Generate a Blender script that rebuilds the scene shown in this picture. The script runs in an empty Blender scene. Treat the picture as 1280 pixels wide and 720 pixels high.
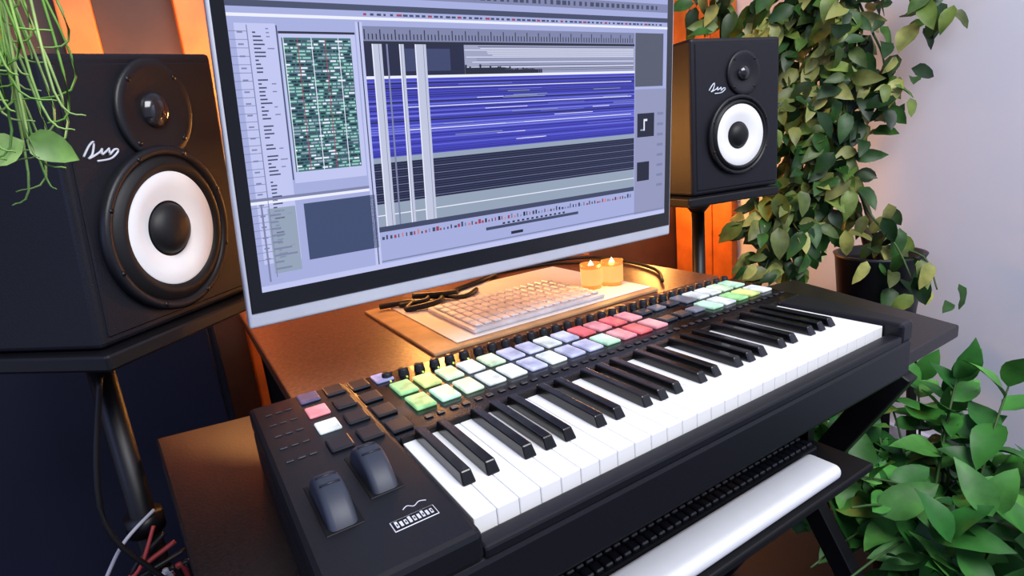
import bpy, bmesh, math, random
from mathutils import Vector, Matrix
random.seed(7)
FZ = 0.83   # everything is modelled with key tops at z=0, then lifted so the floor is z=0

# ------------------------------------------------------------ helpers
def lin(c):
    return tuple(((v/255)/12.92 if v/255 <= .04045 else ((v/255+.055)/1.055)**2.4) for v in c)
MATS = {}
def mat(name, col, rough=.5, metal=0, emis=0, ecol=None, var=.15, scale=30, bump=0, coat=0, island=None, spec=.5, evar=False):
    if name in MATS: return MATS[name]
    m = bpy.data.materials.new(name); m.use_nodes = True
    nt = m.node_tree; b = nt.nodes['Principled BSDF']
    c = lin(col)
    tc = nt.nodes.new('ShaderNodeTexCoord')
    nz = nt.nodes.new('ShaderNodeTexNoise'); nz.inputs['Scale'].default_value = scale; nz.inputs['Detail'].default_value = 4
    nt.links.new(tc.outputs['Object'], nz.inputs['Vector'])
    rp = nt.nodes.new('ShaderNodeValToRGB')
    rp.color_ramp.elements[0].position = .3; rp.color_ramp.elements[1].position = .7
    rp.color_ramp.elements[0].color = (*[v*(1-var) for v in c], 1)
    rp.color_ramp.elements[1].color = (*[min(1, v*(1+var)) for v in c], 1)
    if island:
        g = nt.nodes.new('ShaderNodeNewGeometry')
        rp.color_ramp.elements[0].position = 0; rp.color_ramp.elements[1].position = 1
        rp.color_ramp.elements[0].color = (*lin(island[0]), 1); rp.color_ramp.elements[1].color = (*lin(island[-1]), 1)
        n = len(island)
        for i in range(1, n-1):
            e = rp.color_ramp.elements.new(i/(n-1)); e.color = (*lin(island[i]), 1)
        nt.links.new(g.outputs['Random Per Island'], rp.inputs['Fac'])
        # mottled variegation over the per-leaf colour
        mx = nt.nodes.new('ShaderNodeMix'); mx.data_type='RGBA'; mx.blend_type='MULTIPLY'
        r2 = nt.nodes.new('ShaderNodeValToRGB'); r2.color_ramp.elements[0].position=.35; r2.color_ramp.elements[1].position=.62
        r2.color_ramp.elements[0].color=(.55,.6,.5,1); r2.color_ramp.elements[1].color=(1.25,1.2,1.05,1)
        nt.links.new(nz.outputs['Fac'], r2.inputs['Fac'])
        mx.inputs['Factor'].default_value=.85
        nt.links.new(rp.outputs['Color'], mx.inputs['A']); nt.links.new(r2.outputs['Color'], mx.inputs['B'])
        nt.links.new(mx.outputs['Result'], b.inputs['Base Color'])
    else:
        nt.links.new(nz.outputs['Fac'], rp.inputs['Fac'])
        nt.links.new(rp.outputs['Color'], b.inputs['Base Color'])
    b.inputs['Roughness'].default_value = rough; b.inputs['Metallic'].default_value = metal
    b.inputs['Coat Weight'].default_value = coat
    b.inputs['Specular IOR Level'].default_value = spec
    if emis:
        b.inputs['Emission Color'].default_value = (*lin(ecol or col), 1)
        b.inputs['Emission Strength'].default_value = emis
        if evar: nt.links.new(rp.outputs['Color'], b.inputs['Emission Color'])
    if bump:
        bp = nt.nodes.new('ShaderNodeBump'); bp.inputs['Strength'].default_value = bump; bp.inputs['Distance'].default_value = .002
        nt.links.new(nz.outputs['Fac'], bp.inputs['Height']); nt.links.new(bp.outputs['Normal'], b.inputs['Normal'])
    MATS[name] = m
    return m
def scr(name, col, k=1.1):
    return mat('screen_'+name, (8, 8, 10), .35, emis=k, ecol=col, var=0, spec=.2)

class MB:
    def __init__(s, T=None): s.v=[]; s.f=[]; s.m=[]; s.sm=[]; s.mats=[]; s.T=T
    def mi(s, m):
        if m not in s.mats: s.mats.append(m)
        return s.mats.index(m)
    def add(s, vs, fs, m, smooth=False):
        o = len(s.v); s.v += [Vector(v) for v in vs]; i = s.mi(m)
        for f in fs: s.f.append([o+k for k in f]); s.m.append(i); s.sm.append(smooth)
    def box(s, a, b, m, bev=0, seg=2):
        x0,y0,z0=a; x1,y1,z1=b
        vs=[(x0,y0,z0),(x1,y0,z0),(x1,y1,z0),(x0,y1,z0),(x0,y0,z1),(x1,y0,z1),(x1,y1,z1),(x0,y1,z1)]
        fs=[(0,3,2,1),(4,5,6,7),(0,1,5,4),(1,2,6,5),(2,3,7,6),(3,0,4,7)]
        s.solid(vs,fs,m,bev,seg)
    def solid(s, vs, fs, m, bev=0, seg=2):
        if not bev: s.add(vs,fs,m); return
        bm=bmesh.new(); bv=[bm.verts.new(v) for v in vs]
        for f in fs: bm.faces.new([bv[k] for k in f])
        bmesh.ops.recalc_face_normals(bm, faces=bm.faces)
        bmesh.ops.bevel(bm, geom=list(bm.edges), offset=bev, segments=seg, profile=.5, affect='EDGES', clamp_overlap=True)
        bm.verts.index_update()
        s.add([v.co.copy() for v in bm.verts],[[v.index for v in f.verts] for f in bm.faces],m,False); bm.free()
    def prism(s, poly, z0, z1, m, bev=0, seg=2):
        n=len(poly)
        vs=[(x,y,z0) for x,y in poly]+[(x,y,z1) for x,y in poly]
        fs=[list(range(n))[::-1], list(range(n,2*n))]+[(i,(i+1)%n,n+(i+1)%n,n+i) for i in range(n)]
        s.solid(vs,fs,m,bev,seg)
    def lathe(s, c, prof, m, axis='z', n=40, smooth=True):
        vs=[]; fs=[]
        for r,h in prof:
            for i in range(n):
                a=2*math.pi*i/n
                if axis=='z': vs.append((c[0]+r*math.cos(a), c[1]+r*math.sin(a), c[2]+h))
                elif axis=='y': vs.append((c[0]+r*math.cos(a), c[1]+h, c[2]+r*math.sin(a)))
                else: vs.append((c[0]+h, c[1]+r*math.cos(a), c[2]+r*math.sin(a)))
        for k in range(len(prof)-1):
            for i in range(n):
                j=(i+1)%n; fs.append((k*n+i,k*n+j,(k+1)*n+j,(k+1)*n+i))
        s.add(vs,fs,m,smooth)
    def tube(s, pts, r, m, n=8, sub=6, r2=None):
        P=[Vector(p) for p in pts]
        if sub>1 and len(P)>2:
            Q=[]
            for i in range(len(P)-1):
                p0=P[max(i-1,0)];p1=P[i];p2=P[i+1];p3=P[min(i+2,len(P)-1)]
                for k in range(sub):
                    t=k/sub
                    Q.append(.5*((2*p1)+(p2-p0)*t+(2*p0-5*p1+4*p2-p3)*t*t+(3*p1-p0-3*p2+p3)*t**3))
            Q.append(P[-1]); P=Q
        vs=[];fs=[]; N=len(P); up=Vector((0,0,1))
        for i,p in enumerate(P):
            d=(P[min(i+1,N-1)]-P[max(i-1,0)]).normalized()
            a=d.cross(up)
            if a.length<.05: a=d.cross(Vector((1,0,0)))
            a.normalize(); b=a.cross(d).normalized()
            rr=r if r2 is None else r+(r2-r)*i/(N-1)
            for k in range(n):
                w=2*math.pi*k/n; vs.append(p+a*math.cos(w)*rr+b*math.sin(w)*rr)
        for i in range(N-1):
            for k in range(n):
                j=(k+1)%n; fs.append((i*n+k,i*n+j,(i+1)*n+j,(i+1)*n+k))
        fs.append(list(range(n))[::-1]); fs.append([ (N-1)*n+k for k in range(n)])
        s.add(vs,fs,m,True)
    def bar(s, p, q, w, h, m):
        p=Vector(p);q=Vector(q);d=(q-p).normalized();a=d.cross(Vector((0,0,1)))
        if a.length<.05:a=Vector((1,0,0))
        a.normalize();b=a.cross(d).normalized()
        vs=[o+a*sx*w/2+b*sz*h/2 for o in(p,q) for sx,sz in((-1,-1),(1,-1),(1,1),(-1,1))]
        s.solid(vs,[(0,3,2,1),(4,5,6,7),(0,1,5,4),(1,2,6,5),(2,3,7,6),(3,0,4,7)],m,.002,1)
    def leaf(s, o, d, nrm, L, W, m, droop=.3, rows=5):
        o=Vector(o);d=Vector(d).normalized();nrm=Vector(nrm)
        side=d.cross(nrm)
        if side.length<.05: side=d.cross(Vector((.3,.2,1)))
        side.normalize(); n=side.cross(d).normalized()
        vs=[];fs=[]
        for i in range(rows+1):
            t=i/rows
            w=W*.5*(math.sin(math.pi*t**.8)**.8 if 0<t<1 else .02)
            c=o+d*L*t - n*droop*L*t*t
            wav=.06*W*math.sin(t*9)
            vs+= [c-side*w+n*(w*.35+wav), c, c+side*w+n*(w*.35-wav)]
        for i in range(rows):
            a=i*3;b=a+3
            fs+=[(a,a+1,b+1,b),(a+1,a+2,b+2,b+1)]
        s.add(vs,fs,m,True)
    def build(s, name):
        me=bpy.data.meshes.new(name)
        vs=[tuple(s.T(v)) if s.T else tuple(v) for v in s.v]
        xs=[v[0] for v in vs];ys=[v[1] for v in vs];zs=[v[2] for v in vs]
        c=Vector(((min(xs)+max(xs))/2,(min(ys)+max(ys))/2,min(zs)))
        me.from_pydata([Vector(v)-c for v in vs],[],s.f)
        for m in s.mats: me.materials.append(m)
        me.polygons.foreach_set('material_index',s.m); me.polygons.foreach_set('use_smooth',s.sm)
        me.update()
        ob=bpy.data.objects.new(name,me); bpy.context.collection.objects.link(ob); ob.location=c
        if not getattr(s,'keep',False):
            bm=bmesh.new(); bm.from_mesh(me); bmesh.ops.recalc_face_normals(bm,faces=bm.faces); bm.to_mesh(me); bm.free()
        return ob

# ------------------------------------------------------------ materials
blk   = mat('black_plastic',(17,18,24),.42,bump=.05,scale=400,spec=.4)
blk2  = mat('black_matte',(10,10,14),.6,spec=.35)
gloss = mat('black_gloss',(5,5,8),.24,coat=.15,spec=.4)
spkm  = mat('speaker_vinyl',(17,18,26),.42,bump=.2,scale=700,spec=.35)
rub   = mat('rubber',(9,9,12),.5,spec=.4)
whitecone = mat('white_cone',(240,240,240),.5,var=.02)
wkey  = mat('ivory_white',(250,250,250),.25,var=.005,coat=.2)
bkey  = mat('ebony_black',(5,5,7),.25,coat=.3)
alu   = mat('aluminium',(206,210,222),.4,metal=.3,var=.04)
steel = mat('black_steel',(12,12,16),.4,metal=.2)
grey  = mat('wheel_grey',(50,55,68),.5,var=.05)
greyd = mat('button_dark',(26,28,36),.4)
deskm = mat('desk_black',(26,20,20),.36,var=.6,bump=.15,scale=260)
brown = mat('desk_brown',(104,66,48),.38,var=.45,scale=140,bump=.2)
cord  = mat('cable_black',(8,8,10),.5)

# ------------------------------------------------------------ room
def plane_box(name,a,b,m):
    q=MB(); q.box(a,b,m); return q.build(name)
wallm = mat('painted_wall',(218,222,236),.75,var=.02,scale=3,bump=.1)
wallb = mat('dark_wood_wall',(66,42,34),.6,var=.35,scale=6,bump=.2)
floorm= mat('dark_floor',(18,20,38),.5,var=.2,scale=8)
plane_box('floor',(-2.6,-2.4,-FZ-.1),(2.0,1.5,-FZ),floorm)
plane_box('wall_right',(1.80,-2.4,-FZ),(1.92,1.5,1.7),wallm)
plane_box('wall_back',(-2.6,1.38,-FZ),(1.80,1.5,1.7),wallb)
plane_box('baseboard_right',(1.78,-2.4,-FZ),(1.80,1.05,-FZ+.09),mat('trim_paint',(190,192,214),.5))
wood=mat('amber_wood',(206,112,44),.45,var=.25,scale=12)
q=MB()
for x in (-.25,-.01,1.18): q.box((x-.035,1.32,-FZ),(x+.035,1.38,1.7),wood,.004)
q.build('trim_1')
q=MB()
for y in (1.075,1.175,1.275): q.box((1.765,y,-FZ),(1.80,y+.097,1.7),wood,.005)  # added panels; their amber colour stands in for orange glow in the corner
q.build('corner_glow_panel')
# low navy sideboard behind the left stand
q=MB(); nv=mat('navy_lacquer',(19,22,44),.5,var=.1,scale=5)
q.box((-1.6,.98,-FZ+.05),(-.13,1.31,.06),nv,.006)
for i in range(2):
    x=-1.58+i*.725; q.box((x,.968,-FZ+.09),(x+.71,.982,.03),nv,.004)
for x in (-1.55,-.2): 
    for y in (1.02,1.26): q.box((x-.02,y-.02,-FZ),(x+.02,y+.02,-FZ+.06),blk2)
q.build('sideboard')

# ------------------------------------------------------------ front table (keyboard stand) 
q=MB()
q.prism([(-.20,.0),(.99,.015),(1.12,.41),(-.255,.60)],-.104,-.08,deskm,.004)
for x in (-.12,.82):
    q.bar((x,.03,-.12),(x,.42,-FZ+.02),.03,.045,steel); q.bar((x+.033,.42,-.12),(x+.033,-.02,-FZ+.02),.03,.045,steel)
    q.bar((x,0.03,-.115),(x,.44,-.115),.04,.02,steel)
    q.bar((x+.015,-.06,-FZ+.015),(x+.015,.46,-FZ+.015),.05,.03,steel)
q.bar((-.12,.22,-FZ+.35),(.85,.22,-FZ+.35),.03,.03,steel)
q.bar((-.12,.44,-.118),(.85,.44,-.118),.03,.026,steel)
q.box((-.10,.020,-.266),(.725,.36,-.252),blk2,.003)
for x in (-.10,.705): q.box((x,.12,-.26),(x+.02,.34,-.104),steel)
q.build('keyboard_stand')

# rear desk
q=MB()
q.box((-.06,.50,-.0795),(.955,1.25,-.05),brown,.004)
for x in (-.03,.90):
    for y in (.66,1.2): q.box((x,y,-FZ),(x+.04,y+.04,-.079),blk2,.003)
q.box((-.02,1.21,-.18),(.92,1.235,-.08),blk2)
q.build('desk')

# ------------------------------------------------------------ lower keyboard + palm rest
q=MB()
q.box((0,.088,-.251),(.68,.242,-.233),blk,.004)
for r in range(7):
    for c in range(42):
        x=.008+c*.0159; y=.093+r*.0205
        q.box((x,y,-.234),(x+.0131,y+.0165,-.226),greyd,.002,1)
q.build('computer_keyboard')
q=MB()
q.box((.0,.026,-.251),(.645,.085,-.226),mat('white_foam',(236,238,244),.5,var=.02,bump=.1),.0115,6)
q.build('wrist_rest')

# ------------------------------------------------------------ MIDI controller keyboard
q=MB()
BODY=[(-.13,-.025),(.715,-.025),(.785,.335),(-.13,.385)]
q.prism(BODY,-.0795,-.022,blk,.006)
q.prism([(-.13,-.025),(-.003,-.025),(-.003,.383),(-.13,.385)],-.024,.006,blk,.006)
q.prism([(.683,-.025),(.715,-.025),(.748,.168),(.683,.168)],-.024,.006,blk,.005)
q.prism([(-.004,.168),(.750,.168),(.785,.335),(-.004,.383)],-.024,.003,gloss,.003)
q.box((-.004,-.025,-.024),(.684,-.004,-.012),blk,.003)
kw=.68/29
for i in range(29):
    x=i*kw
    q.box((x+.0004,0,-.021),(x+kw-.0004,.165,0),wkey,.001,2)
for i in range(28):
    if i%7 in (2,6): continue
    x=(i+1)*kw; off={0:-.0016,1:.0016,3:-.002,4:0,5:.002}[i%7]
    x+=off; w=.0072
    vs=[(x-w,.046,0),(x+w,.046,0),(x+w,.166,0),(x-w,.166,0),(x-w*.78,.053,.0125),(x+w*.78,.053,.0125),(x+w*.78,.166,.0125),(x-w*.78,.166,.0125)]
    q.solid(vs,[(0,3,2,1),(4,5,6,7),(0,1,5,4),(1,2,6,5),(2,3,7,6),(3,0,4,7)],bkey,.0015,2)
q.box((0,.1652,-.01),(.682,.170,.006),blk2)
# pitch / mod wheels
for cx,cy in ((-.094,.094),(-.047,.122)):
    q.box((cx-.0165,cy-.045,.0055),(cx+.0165,cy+.045,.0068),blk2,.0005,1)
    n=64; R=.049; hw=.0125
    prof=[(0,-hw),(R-.006,-hw),(R-.003,-hw+.0008),(R-.0008,-hw+.003),(R,-hw+.006),(R,hw-.006),(R-.0008,hw-.003),(R-.003,hw-.0008),(R-.006,hw),(0,hw)]
    q.lathe((cx,cy,-.017),prof,grey,'x',n,True)
    for k in (-1,1):
        a=math.pi/2+k*.16
        q.tube([(cx-.009,cy+math.cos(a)*R,-.017+math.sin(a)*R),(cx+.009,cy+math.cos(a)*R,-.017+math.sin(a)*R)],.0012,greyd,6,1)
lab=mat('label_white',(205,207,214),.5)
q.box((-.062,.018,.0055),(-.022,.033,.0064),lab,.0003,1)
q.box((-.0612,.0188,.0060),(-.0228,.0322,.0066),blk2)
for k in range(9): 
    hh=.0285 if k%3 else .0305
    q.box((-.0590+k*.0039,.0215,.0062),(-.0566+k*.0039,hh,.0069),lab)
    if k%2==0: q.box((-.0582+k*.0039,.0235,.0068),(-.0572+k*.0039,.0265,.0071),blk2)
q.tube([(-.046,.043,.0062),(-.041,.046,.0062),(-.036,.042,.0062),(-.030,.0455,.0062),(-.024,.043,.0062)],.0005,lab,5,5)
def padm(nm,c,k=.5): return mat('pad_'+nm,c,.4,emis=k,ecol=c,var=.38,scale=38,evar=True)
W=padm('white',(196,206,208)); Lv=padm('lavender',(168,174,206)); Gn=padm('green',(138,196,134)); YG=padm('lime',(190,208,128)); Wg=padm('white_green',(184,212,180))
Rd=padm('red',(204,92,100)); Pk=padm('pink',(200,132,142)); Gw=padm('mint',(164,208,182)); Dk=padm('dim',(46,50,60),.1); Lg=padm('grey',(104,110,124),.2)
back =[Gn,YG,Wg,W,Wg,Lv,Lv,W,Lv,Rd,Pk,Rd,Pk,Dk,Lg,Dk,Lg,W,W,Wg,Gw]
front=[Gn,Gw,Wg,W,W,Lv,W,Lv,Lv,Gw,Pk,Rd,Pk,Dk,Dk,Lg,Gw,W,Gn,YG,W]
for i in range(21):
    x=.055+.0340*i
    for y,m in ((.300,back[i]),(.243,front[i])):
        d=.022 if i not in (13,14,15) else .012
        q.box((x-.0138,y-d,.003),(x+.0138,y+d,.008),m,.003,2)
    for dx in (-.008,.008):
        q.box((x+dx-.005,.196,.003),(x+dx+.005,.204,.005),greyd,.001,1)
for i in range(30):
    x=.05+i*.0242; y=.352-.0008*i
    q.lathe((x,y,.003),[(.0,.010),(.006,.010),(.0072,.0085),(.0078,.002),(.0085,0)],blk,'z',14)
    q.box((x-.001,y-.015,.003),(x+.001,y-.012,.0045),padm('led',(190,220,90),1.2) if i<6 else greyd)
grid={(0,0):padm('violet',(90,84,120),.2),(0,1):padm('salmon',(216,132,138)),(0,2):W}
for c in range(4):
    for r in range(4):
        x=-.058+c*.034; y=.357-r*.052
        if c==3 and r>0: continue
        m=grid.get((c,r),greyd)
        if c==3: m=padm('lilac',(140,142,186),.4)
        z=.006 if c<2 else .003
        q.box((x-.013,y-.016,z),(x+.013,y+.016,z+.004),m,.002,2)
for c in range(3):
    for r in range(5): q.box((-.115+c*.012,.20+r*.035,.006),(-.107+c*.012,.204+r*.035,.0072),greyd,.0004,1)
q.build('midi_keyboard')

# ------------------------------------------------------------ monitor
MX0,MX1,MZ0,MZ1,MY=-.102,.732,.093,.665,.45
q=MB(T=lambda v:Vector((v.x+.072*(v.z-MZ0) if v.y<.5 else v.x+.015,v.y,v.z)))
q.box((MX0,MY,MZ0),(MX1,MY+.022,MZ1),alu,.004,3)
q.box((MX0+.05,MY+.02,MZ0+.05),(MX1-.05,MY+.045,MZ1-.05),alu,.012,3)
q.box((MX0+.005,MY-.0015,MZ0+.021),(MX1-.004,MY+.002,MZ1-.004),mat('bezel_glass',(6,6,8),.12,coat=.5),.001,1)
DZ0,DZ1=.142,.645
def R_(s0,s1,z0,z1,m,l=1):
    x0=MX0+(MX1-MX0)*s0; x1=MX0+(MX1-MX0)*s1; y=MY-.0016-l*.00025
    q.add([(x0,y,z0),(x1,y,z0),(x1,y,z1),(x0,y,z1)],[(0,1,2,3)],m)
bg=scr('lavender',(158,166,212)); bg2=scr('pale',(184,190,230)); dk=scr('dark',(34,38,56)); dk2=scr('slate',(62,70,98)); wh=scr('white',(225,228,245))
blu=scr('blue',(66,68,184)); blu2=scr('blue_deep',(48,46,142)); blu3=scr('blue_light',(112,118,212)); navy=scr('navy',(32,36,64)); sage=scr('sage',(142,156,176)); teal=scr('teal',(58,104,108)); tealw=scr('teal_light',(150,196,190)); redm=scr('red',(150,60,80)); mid=scr('mid',(120,126,162)); ora=scr('orange',(200,120,110))
R_(.026,.975,DZ0,DZ1,bg,0)
R_(.026,.975,.560,DZ1,bg2,1)
R_(.026,.975,.512,.520,dk2); R_(.026,.975,.500,.504,wh); R_(.026,.975,.530,.545,mid)
rnd=random.Random(3)
for k in range(60):
    s=.24+k*.012; R_(s,s+.004+rnd.random()*.006,.506,.509,dk2 if k%5 else redm,2)
    R_(.05+k*.015,.055+k*.015+rnd.random()*.006,.534,.541,dk2,2)
R_(.236,.87,.472,.492,mid)
for k in range(90): R_(.238+k*.007,.240+k*.007,.474,.474+(.014 if k%4==0 else .008),dk,2)
R_(.236,.87,.468,.472,dk)
R_(.035,.095,.18,.492,bg2,1)
for k in range(62):
    z=.186+k*.0049
    if rnd.random()<.8: R_(.060,.064+rnd.random()*.014,z,z+.0019,dk2,2)
    if rnd.random()<.3: R_(.080,.084+rnd.random()*.008,z,z+.0015,mid,2)
    if k%3==0: R_(.038,.046,z,z+.002,mid,2)
for k in range(30): R_(.026,.0535,.186+k*.0102,.1868+k*.0102,mid,2)
R_(.052,.0535,.16,.49,mid,2); R_(.0955,.0975,.29,.49,dk2,2)
R_(.0988,.222,.285,.480,bg2,2)
R_(.102,.214,.300,.475,teal,3)
for k in range(40):
    z=.302+k*.0043
    s=.104
    while s<.212:
        w=.003+rnd.random()*.010
        R_(s,min(s+w,.213),z,z+.0022,rnd.choice([tealw,dk,navy,tealw,dk2,sage,wh]),4); s+=w+.002
for k in range(5): R_(.104+k*.022,.1052+k*.022,.300,.475,redm if k in(1,3) else wh,5)
R_(.098,.222,.480,.483,dk,3)
R_(.026,.236,.266,.270,mid,2); R_(.026,.236,.262,.266,wh,2)
R_(.040,.043,.155,.262,mid,2); R_(.050,.094,.165,.255,sage,2)
for k in range(9): R_(.052,.06+rnd.random()*.03,.17+k*.0093,.1725+k*.0093,mid,3)
R_(.108,.233,.176,.256,scr('slate_blue',(62,74,108)),3)
R_(.224,.236,.15,.497,bg2,3); R_(.229,.231,.15,.497,dk2,4)
R_(.236,.87,.424,.468,scr('clip_grey',(152,156,186)),2)
R_(.236,.43,.424,.468,navy,3); R_(.31,.40,.430,.462,scr('slate_d',(58,66,104)),4)
for k in range(16):
    z=.426+k*.0026; s0=.43+rnd.random()*.07
    R_(s0,.866,z,z+.0009,rnd.choice([mid,wh,dk2]),4)
R_(.43,.60,.424,.430,dk,5); R_(.43,.52,.430,.434,dk,5)
for k in range(40):
    s=.43+k*.0045; R_(s,s+.004,.424,.430+rnd.random()*.012*(1-k/40),dk,6)
R_(.236,.87,.420,.424,wh,4)
R_(.236,.87,.308,.420,blu,2)
for k in range(32):
    z=.310+k*.0034
    R_(.236,.87,z,z+rnd.choice([.0008,.0013,.002]),rnd.choice([blu2,blu3,blu2,blu3,navy]),3)
for k in range(26):
    z=.312+rnd.random()*.104; s=.36+rnd.random()*.45; R_(s,min(.868,s+.03+rnd.random()*.1),z,z+.001,rnd.choice([wh,blu3,sage]),4)
for z in (.345,.378,.405): R_(.30,.86,z,z+.0012,wh,4)
R_(.236,.87,.300,.308,sage,3)
R_(.236,.87,.240,.300,navy,2)
for k in range(15): R_(.236,.87,.243+k*.0038,.2438+k*.0038,mid if k%3==0 else dk2,3)
R_(.236,.87,.206,.240,sage,2); R_(.236,.87,.222,.2235,wh,3)
R_(.236,.87,.198,.206,dk2,3)
for s0,s1 in ((.250,.268),(.300,.309),(.330,.352)):
    R_(s0,s1,.206,.468,scr('clip_white',(184,190,212)),5)
    R_(s0,s0+.002,.206,.468,wh,6); R_(s1-.006,s1-.005,.206,.468,mid,6)
R_(.276,.279,.206,.468,mid,5)
for k in range(80):
    s=.24+k*.0078
    R_(s,s+.002+rnd.random()*.004,.186,.189+rnd.random()*.005,rnd.choice([ora,dk2,dk,dk2,mid,redm]),3)
R_(.46,.70,.172,.177,dk2,3); R_(.52,.55,.158,.163,dk,3)
for k in range(14): R_(.50+k*.012,.506+k*.012,.178,.181,dk,3)
R_(.026,.975,DZ0,.150,bg2,3)
R_(.236,.97,.152,.154,mid,3)
R_(.872,.962,.395,.492,scr('panel_grey',(82,86,104)),3); R_(.872,.975,.15,.39,scr('panel_light',(140,144,180)),2)
R_(.880,.935,.300,.345,dk,3); R_(.900,.904,.312,.334,wh,4); R_(.904,.912,.330,.334,wh,4); R_(.890,.900,.312,.315,sage,4)
R_(.880,.920,.215,.252,dk,3)
for k in range(8): R_(.945,.965,.20+k*.02,.205+k*.02,mid,4)
# arm on a clamp at the rear of the desk
q.lathe((.34,1.15,-.0495),[(0,0),(.055,0),(.055,.008),(.05,.012),(0,.013)],steel,'z',40)
q.tube([(.34,1.15,-.04),(.34,1.15,.30)],.018,steel,14,1)
q.tube([(.34,1.15,.28),(.37,.95,.29),(.33,.75,.30),(.34,.505,.30)],.015,steel,12,6)
q.box((.29,.492,.25),(.39,.506,.35),steel,.003)
q.build('computer_monitor')

# ------------------------------------------------------------ speakers
def speaker(A,B,z0,z1,depth,twt,wof,logo,shear,name,rise=0,cone=.755):
    A=Vector((*A,0));B=Vector((*B,0)); W=(B-A).length; ex=(B-A).normalized(); ey=Vector((-ex.y,ex.x,0)); H=z1-z0
    T=lambda v:A+ex*(v.x+shear*v.z)+ey*v.y+Vector((0,0,z0+v.z+rise*(v.x/W-.3)*v.z/H))
    q=MB(T=T); w=W
    q.box((0,0,0),(w,depth,H),spkm,.007,3)
    q.box((.012,-.002,.012),(w-.012,.002,H-.012),spkm,.0015,1)
    cx,cz,r=twt[0]*w,twt[1]*H,twt[2]
    c=(cx,-.002,cz)
    q.lathe(c,[(r,0),(r,-.004),(r*.95,-.006),(r*.80,-.006),(r*.55,-.0018),(r*.36,-.0012)],blk,'y',48)
    q.lathe(c,[(r*.36,-.0012),(r*.34,-.005),(r*.26,-.009),(r*.14,-.0125),(0.0,-.0135)],mat('dome',(30,28,32),.15,coat=.5),'y',32)
    for k in range(4):
        a=math.pi/4+k*math.pi/2
        q.lathe((cx+r*.86*math.cos(a),-.008,cz+r*.86*math.sin(a)),[(.0035,.001),(.0035,-.0008),(0,-.001)],steel,'y',10)
    cx,cz,r=wof[0]*w,wof[1]*H,wof[2]
    c=(cx,-.002,cz); k1=cone
    q.lathe(c,[(r,0),(r,-.008),(r*.97,-.011),(r*.91,-.011),(r*.885,-.006)],blk,'y',64)
    q.lathe(c,[(r*.885,-.006),(r*(k1*.45+.885*.55),-.013),(r*(k1*.75+.885*.25),-.0135),(r*k1,-.008)],rub,'y',64)
    q.lathe(c,[(r*k1,-.009),(r*(k1-.015),-.0100),(r*.50,-.0062),(r*.34,-.002)],whitecone,'y',64)
    q.lathe(c,[(r*.32,-.0015),(r*.31,-.004),(r*.27,-.010),(r*.18,-.0145),(r*.1,-.0165),(0,-.017)],rub,'y',40)
    for k in range(8):
        a=math.pi/8+k*math.pi/4
        q.lathe((cx+r*.94*math.cos(a),-.0135,cz+r*.94*math.sin(a)),[(.003,.001),(.003,-.0006),(0,-.0008)],steel,'y',8)
    cx,cz,k=logo[0]*w,logo[1]*H,logo[2]
    pts=[(-1,-.1),(-.6,.5),(-.3,.7),(-.5,.0),(-.75,-.25),(-.1,.05),(.1,.25),(.0,-.1),(.35,.1),(.5,.2),(.45,-.15),(.8,.12),(1.0,.0),(.5,-.4),(-.3,-.45)]
    q.tube([(cx+px*k,-.003,cz+pz*k*.8) for px,pz in pts],k*.055,mat('logo_silver',(205,210,222),.4),6,5)
    q.box((w*.3,depth-.001,H*.15),(w*.7,depth+.004,H*.4),blk2,.002,1)
    return q.build(name),T,W,H
sp1=speaker((-.264,.403),(-.078,.602),.120,.462,.235,(.52,.795,.064),(.475,.355,.106),(.18,.665,.024),.075,'studio_monitor_speaker',.036,.69)
sp2=speaker((.885,.517),(1.150,.475),.152,.500,.22,(.56,.775,.050),(.50,.375,.092),(.27,.68,.024),.0,'studio_monitor_speaker',0,.77)
def stand(spk,z,depth,pole,name,xl=-.015,xr=.012):
    T0=spk[1]
    q=MB(T=None)
    def tp(x,y): 
        v=T0(Vector((x,y,0))); return (v.x,v.y)
    W=spk[2]
    q.prism([tp(xl,-.022),tp(W+xr,-.022),tp(W+xr,depth),tp(xl,depth)],z-.022,z-.0005,steel,.004)
    px,py=pole
    q.tube([(px,py,z-.022),(px,py,-FZ+.02)],.017,steel,16,1)
    q.tube([(px,py,z-.30),(px,py,z-.33)],.026,steel,16,1)
    q.lathe((px,py,z-.06),[(.018,0),(.05,.038),(.0,.038)],steel,'z',20)
    for k in range(3):
        an=1.9+k*2.094
        q.bar((px,py,-FZ+.22),(px+.22*math.cos(an),py+.22*math.sin(an),-FZ+.015),.022,.012,steel)
    return q.build(name)
stand(sp1,.120,.22,(-.293,.572),'speaker_stand')
stand(sp2,.152,.20,(1.035,.63),'speaker_stand',-.03,-.02)

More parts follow.
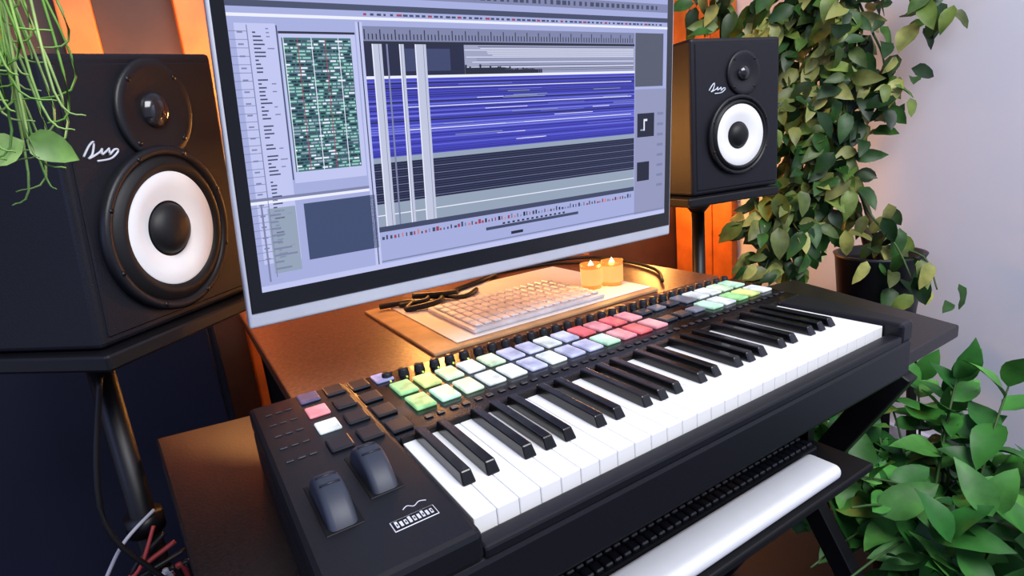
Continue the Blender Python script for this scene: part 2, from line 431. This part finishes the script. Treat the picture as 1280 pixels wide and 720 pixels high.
# ------------------------------------------------------------ items on rear desk
q=MB()
pap=mat('paper_white',(230,224,222),.6,var=.04,scale=8); tan=mat('tan_leather',(176,138,98),.6,var=.2,scale=20)
q.box((.19,.515,-.0495),(.76,.93,-.043),tan,.002)
q.box((.245,.535,-.0428),(.755,.925,-.040),pap,.001,1)
for k in range(9): q.box((.26,.80+k*.012,-.0400),(.26+.12+.03*(k%3),.8015+k*.012,-.0397),mat('ink',(120,110,110),.6))
q.build('drawing_board')
q=MB()
q.box((.29,.545,-.0397),(.625,.775,-.030),mat('white_case',(205,204,212),.4),.004)
for r in range(6):
    for c in range(15):
        x=.300+c*.0214; y=.557+r*.035
        q.box((x,y,-.030),(x+.0175,y+.030,-.025),mat('keycap_white',(236,236,242),.35),.002,1)
q.build('desktop_keyboard')
q=MB()
glassm=mat('candle_glass',(60,30,12),.3,emis=1.0,ecol=(255,196,112)); rim=mat('candle_rim',(60,30,12),.3,emis=1.0,ecol=(255,150,62)); flame=mat('candle_flame',(60,40,20),.4,emis=6,ecol=(255,232,176))
for cx,cy in ((.664,.638),(.716,.622)):
    q.lathe((cx,cy,-.0398),[(0,0),(.022,0),(.0255,.010)],rim,'z',28)
    q.lathe((cx,cy,-.0398),[(.0255,.010),(.0263,.050)],glassm,'z',28)
    q.lathe((cx,cy,-.0398),[(.0263,.050),(.0265,.060),(.024,.060),(.022,.030),(0,.030)],rim,'z',28)
    q.lathe((cx,cy,-.010),[(0,0),(.007,.004),(.011,.014),(.006,.028),(0,.038)],flame,'z',14)
q.build('tealight_candles')
q=MB()
q.tube([(.22,.90,-.034),(.29,.86,-.030),(.26,.82,-.034),(.33,.80,-.028),(.36,.86,-.032),(.30,.88,-.022),(.39,.84,-.026),(.42,.89,-.034),(.52,.93,-.034),(.60,1.0,-.044)],.007,cord,8,8)
q.tube([(.26,.87,-.034),(.31,.83,-.026),(.35,.88,-.03),(.40,.81,-.033),(.46,.85,-.034)],.006,cord,8,8)
q.tube([(.62,1.02,-.044),(.80,.99,-.040),(.92,.93,-.044),(.93,.80,-.044),(.90,.66,-.044),(.82,.56,-.044)],.0045,cord,8,8)
q.tube([(.70,1.05,-.044),(.86,1.0,0),(.92,.98,.06),(.92,1.12,.18)],.004,cord,8,8)
q.tube([(.6,1.0,-.044),(.70,1.0,-.044),(.80,.96,-.044),(.86,.84,-.044),(.80,.72,-.044)],.004,cord,8,8)
q.build('desk_cables')
q=MB()
rc=mat('cable_red',(150,50,50),.5); gc=mat('cable_grey',(170,170,180),.5)
for i,(m,o) in enumerate(((cord,0),(rc,.03),(gc,.06),(cord,.09),(rc,.12))):
    q.tube([(-.60+o,.93,-FZ+.008),(-.45+o*.6,.80,-FZ+.008+.004*i),(-.33-o*.5,.70,-FZ+.05),(-.35+o,.58,-FZ+.03+o*.2),(-.22+o*.6,.55,-FZ+.008+.003*i),(-.05,.62+o,-FZ+.008)],.005,m,8,8)
q.tube([(-.293,.55,.05),(-.33,.52,-.15),(-.27,.53,-.35),(-.32,.60,-.80)],.004,cord,8,8)
q.tube([(-.275,.55,-.17),(-.32,.54,-.20),(-.36,.55,-.26),(-.41,.57,-.34),(-.5,.66,-.80)],.0028,gc,8,8)
q.tube([(-.28,.54,-.19),(-.31,.52,-.24),(-.35,.54,-.27),(-.37,.56,-.36),(-.40,.64,-.80)],.0028,rc,8,8)
for k in range(4):
    q.tube([(-.27+.01*k,.545,-.21-.02*k),(-.32-.01*k,.535,-.25-.01*k),(-.29,.55,-.30),(-.25-.01*k,.54,-.27),(-.26,.57,-.40),(-.30+.02*k,.60,-.80)],.004,(cord,rc,cord,gc)[k],8,8)
q.build('floor_cables')

# ------------------------------------------------------------ plants
ficus=mat('ficus_leaf',(60,100,50),.45,island=[(16,36,18),(30,62,28),(52,94,40),(112,134,62),(24,52,24),(168,170,98),(36,72,32)],spec=.35,scale=25)
bushm=mat('bush_leaf',(60,130,60),.45,island=[(24,66,28),(42,104,44),(72,144,62),(32,84,36),(100,166,82),(48,110,48)],spec=.35,scale=16)
bark=mat('bark',(82,66,48),.8,bump=.5,scale=80)
stemm=mat('green_stem',(60,92,46),.6)
potm=mat('pot_dark',(14,14,22),.45); soil=mat('soil',(34,26,20),.9,bump=.6,scale=120)
def rv(k): return Vector((random.uniform(-k,k),random.uniform(-k,k),random.uniform(-k,k)))
q=MB(); q.keep=True
px,py=1.60,.44
q.lathe((px,py,-.31),[(0,0),(.085,0),(.10,.02),(.115,.20),(.12,.21),(.108,.21),(.102,.18),(0,.18)],potm,'z',36)
q.lathe((px,py,-.31),[(0,.182),(.10,.184)],soil,'z',30)
for k in range(3):
    q.tube([(px+.02*math.cos(k*2),py+.02*math.sin(k*2),-.13),(1.56,.50+.02*k,.15),(1.52+.03*k,.60,.5),(1.50,.62+.03*k,.98)],.010,bark,8,6,.006)
def strand(pts,n,L,jit=.06,mt=ficus,Wr=.54):
    P=[Vector(p) for p in pts]
    q.tube(P,.004,stemm,6,5,.002)
    segs=len(P)-1
    for i in range(n):
        t=random.random()*segs; k=min(int(t),segs-1); f=t-k
        o=P[k].lerp(P[k+1],f)+rv(jit)
        if o.x>1.68: o.x=1.68
        d=Vector((random.uniform(-1,.35),random.uniform(-.7,.7),random.uniform(-1.2,.1)))
        nr=Vector((-.7,-.8,.5))+rv(.7)
        l=L*random.uniform(.65,1.2)
        if o.x+max(0,d.normalized().x)*l>1.76: d.x=-abs(d.x)
        q.leaf(o,d,nr,l,l*Wr*random.uniform(.85,1.15),mt,random.uniform(.1,.5))
S=[([(1.5,.62,.95),(1.36,.75,.8),(1.28,.80,.60)],80),
   ([(1.5,.62,.98),(1.42,.70,.8),(1.40,.70,.60),(1.38,.70,.45)],90),
   ([(1.5,.6,.95),(1.6,.47,.8),(1.66,.38,.66),(1.66,.36,.54)],90),
   ([(1.5,.6,.9),(1.58,.52,.6),(1.62,.47,.45),(1.62,.46,.33)],90),
   ([(1.52,.6,.7),(1.55,.54,.45),(1.55,.52,.2)],120),
   ([(1.5,.6,.6),(1.46,.60,.3),(1.43,.58,.05),(1.38,.56,-.10)],160),
   ([(1.5,.6,.45),(1.50,.55,.2),(1.49,.52,0)],130),
   ([(1.5,.62,.7),(1.44,.66,.5),(1.40,.66,.3),(1.36,.66,.12)],90),
   ([(1.48,.6,.15),(1.35,.64,.05),(1.26,.64,-.03)],60),
   ([(1.44,.6,.05),(1.34,.60,-.03),(1.28,.60,-.12)],50),
   ([(1.55,.5,.12),(1.54,.44,.02),(1.52,.36,-.06),(1.51,.31,-.15)],34),
   ([(1.5,.62,.98),(1.48,.58,.85),(1.50,.56,.6),(1.52,.54,.4)],110),
   ([(1.60,.42,-.08),(1.59,.32,-.10),(1.56,.27,-.18)],12)]
for p,n in S: strand(p,n,.076)
q2=MB(); 
q2.lathe((px,py,-.335),[(0,0),(.14,0),(.14,.0245),(0,.0245)],blk2,'z',36,False)
for k in range(4):
    a=.78+k*math.pi/2; q2.bar((px+.10*math.cos(a),py+.10*math.sin(a),-.335),(px+.13*math.cos(a),py+.13*math.sin(a),-FZ),.022,.022,blk2)
q.build('potted_ficus'); q2.build('plant_stool')

q=MB(); q.keep=True
bx,by=1.20,.10
q.lathe((bx,by,-FZ),[(0,0),(.09,0),(.11,.02),(.13,.14),(.135,.15),(.12,.15),(.115,.13),(0,.13)],potm,'z',36)
q.lathe((bx,by,-FZ),[(0,.132),(.115,.134)],soil,'z',30)
rb=random.Random(21)
for i in range(50):
    a=rb.uniform(0,2*math.pi); rr=.06+.30*math.sqrt(rb.random())
    top=Vector((bx-.07+rr*math.cos(a),by-.02+rr*math.sin(a)*.95,rb.uniform(-.74,-.42)))
    if i%4==0: top.z=rb.uniform(-.46,-.33)
    base=Vector((bx+rb.uniform(-.07,.07),by+rb.uniform(-.07,.07),-FZ+.13))
    midp=base.lerp(top,.5)+Vector((0,0,.06))
    q.tube([base,midp,top],.0035,stemm,6,5,.002)
    for k in range(8):
        t=.4+.6*k/7; o=base.lerp(top,t)+Vector((0,0,.12*t*(1-t)))
        an=a+k*2.4
        d=Vector((math.cos(an),math.sin(an),rb.uniform(-.3,.9)))
        if k>=6: d=Vector((.4*math.cos(an),.4*math.sin(an),.9))
        l=rb.uniform(.075,.125)
        if o.x<.90: continue
        if (o+d.normalized()*l).x<.88: d.x=abs(d.x)
        if (o+d.normalized()*l).z>-.12: d.z=-.1
        q.leaf(o,d,Vector((-.2,-.3,1))+Vector((rb.uniform(-.6,.6),rb.uniform(-.6,.6),0)),l,l*.52,bushm,rb.uniform(.1,.5),7)
q.build('potted_shrub')

# hanging spider plant
q=MB(); q.keep=True
sx,sy,sz=-.300,.300,.575
spm=mat('spider_leaf',(140,190,90),.45,island=[(104,160,64),(140,192,92),(180,214,134),(84,142,56)])
q.lathe((sx,sy,sz-.03),[(0,0),(.035,0),(.042,.01),(.055,.08),(.058,.09),(.05,.09),(.046,.07),(0,.07)],mat('pot_cream',(200,196,186),.5),'z',30)
for k in range(3):
    a=k*2.094; q.tube([(sx+.054*math.cos(a),sy+.054*math.sin(a),sz+.05),(sx,sy,sz+.35)],.0012,cord,6,1)
q.tube([(sx,sy,sz+.35),(sx,sy,1.7)],.0012,cord,6,1)
rs=random.Random(5)
for i in range(110):
    a=rs.uniform(0,6.28); out=rs.uniform(.03,.078); drop=rs.uniform(.08,.25)
    c,s_=math.cos(a),math.sin(a)
    pts=[(sx+.02*c,sy+.02*s_,sz+.03),(sx+out*.7*c,sy+out*.7*s_,sz+.075),(sx+out*c,sy+out*s_,sz+.02-drop*.3),(sx+out*1.05*c+rs.uniform(-.02,.02),sy+out*1.05*s_,sz-drop),(sx+out*.9*c+rs.uniform(-.03,.03),sy+out*1.0*s_,sz-drop*1.12)]
    q.tube(pts,.0022,spm,4,5,.0007)
q.tube([(sx+.03,sy,sz+.04),(sx+.05,sy+.01,sz-.03),(sx+.038,sy+.01,sz-.22)],.0014,spm,5,5)
q.leaf((sx+.038,sy+.01,sz-.220),(.6,-.1,-.35),(-.2,-1,.3),.040,.030,spm)
q.leaf((sx+.036,sy+.01,sz-.222),(-.7,-.1,-.3),(-.2,-1,.3),.040,.030,spm)
q.build('hanging_spider_plant')

# ------------------------------------------------------------ lights
def area(name,loc,tgt,size,power,col):
    l=bpy.data.lights.new(name,'AREA'); l.energy=power; l.color=col; l.shape='RECTANGLE'; l.size=size[0]; l.size_y=size[1]
    o=bpy.data.objects.new(name,l); bpy.context.collection.objects.link(o); o.location=loc
    o.rotation_euler=(Vector(tgt)-Vector(loc)).to_track_quat('-Z','Y').to_euler(); return o
def point(name,loc,power,col,r=.05):
    l=bpy.data.lights.new(name,'POINT'); l.energy=power; l.color=col; l.shadow_soft_size=r
    o=bpy.data.objects.new(name,l); bpy.context.collection.objects.link(o); o.location=loc; return o
area('key_light',(.5,-1.3,2.0),(.6,.2,0),(1.8,1.2),82,(.98,.98,1))  # large soft key light from an unseen source, high in front
area('blue_fill',(-1.6,-.4,.9),(0,.5,0),(1.2,1.0),8,(.42,.48,1.0))
point('amber_lamp',(.45,1.22,.30),17,(1,.42,.10),.08)
point('amber_lamp_b',(1.48,1.24,.10),11,(1,.42,.10),.06)
point('amber_lamp_c',(-.12,1.14,.48),12,(1,.42,.12),.06)
point('candle_light',(.69,.595,.03),1.0,(1,.42,.10),.02)
w=bpy.data.worlds.new('world'); bpy.context.scene.world=w; w.use_nodes=True
w.node_tree.nodes['Background'].inputs['Color'].default_value=(.62,.68,1,1); w.node_tree.nodes['Background'].inputs['Strength'].default_value=.45
try:
    bpy.context.scene.view_settings.view_transform='Standard'
except Exception: pass

# ------------------------------------------------------------ camera
h,p,r=.5349,.2417,-.101
f=Vector((math.sin(h)*math.cos(p),math.cos(h)*math.cos(p),-math.sin(p)))
rt=Vector((math.cos(h),-math.sin(h),0)); up=rt.cross(f)
rt2=rt*math.cos(r)+up*math.sin(r); up2=up*math.cos(r)-rt*math.sin(r)
cam=bpy.data.cameras.new('camera'); co=bpy.data.objects.new('camera',cam); bpy.context.collection.objects.link(co)
M=Matrix((rt2,up2,-f)).transposed().to_4x4(); M.translation=Vector((-.1654,-.3829,.3001)); co.matrix_world=M
cam.sensor_width=36; cam.lens=694.9/1280*36; cam.clip_start=.01
bpy.context.scene.camera=co
for o in bpy.context.scene.objects:
    if o.parent is None: o.location.z+=FZ
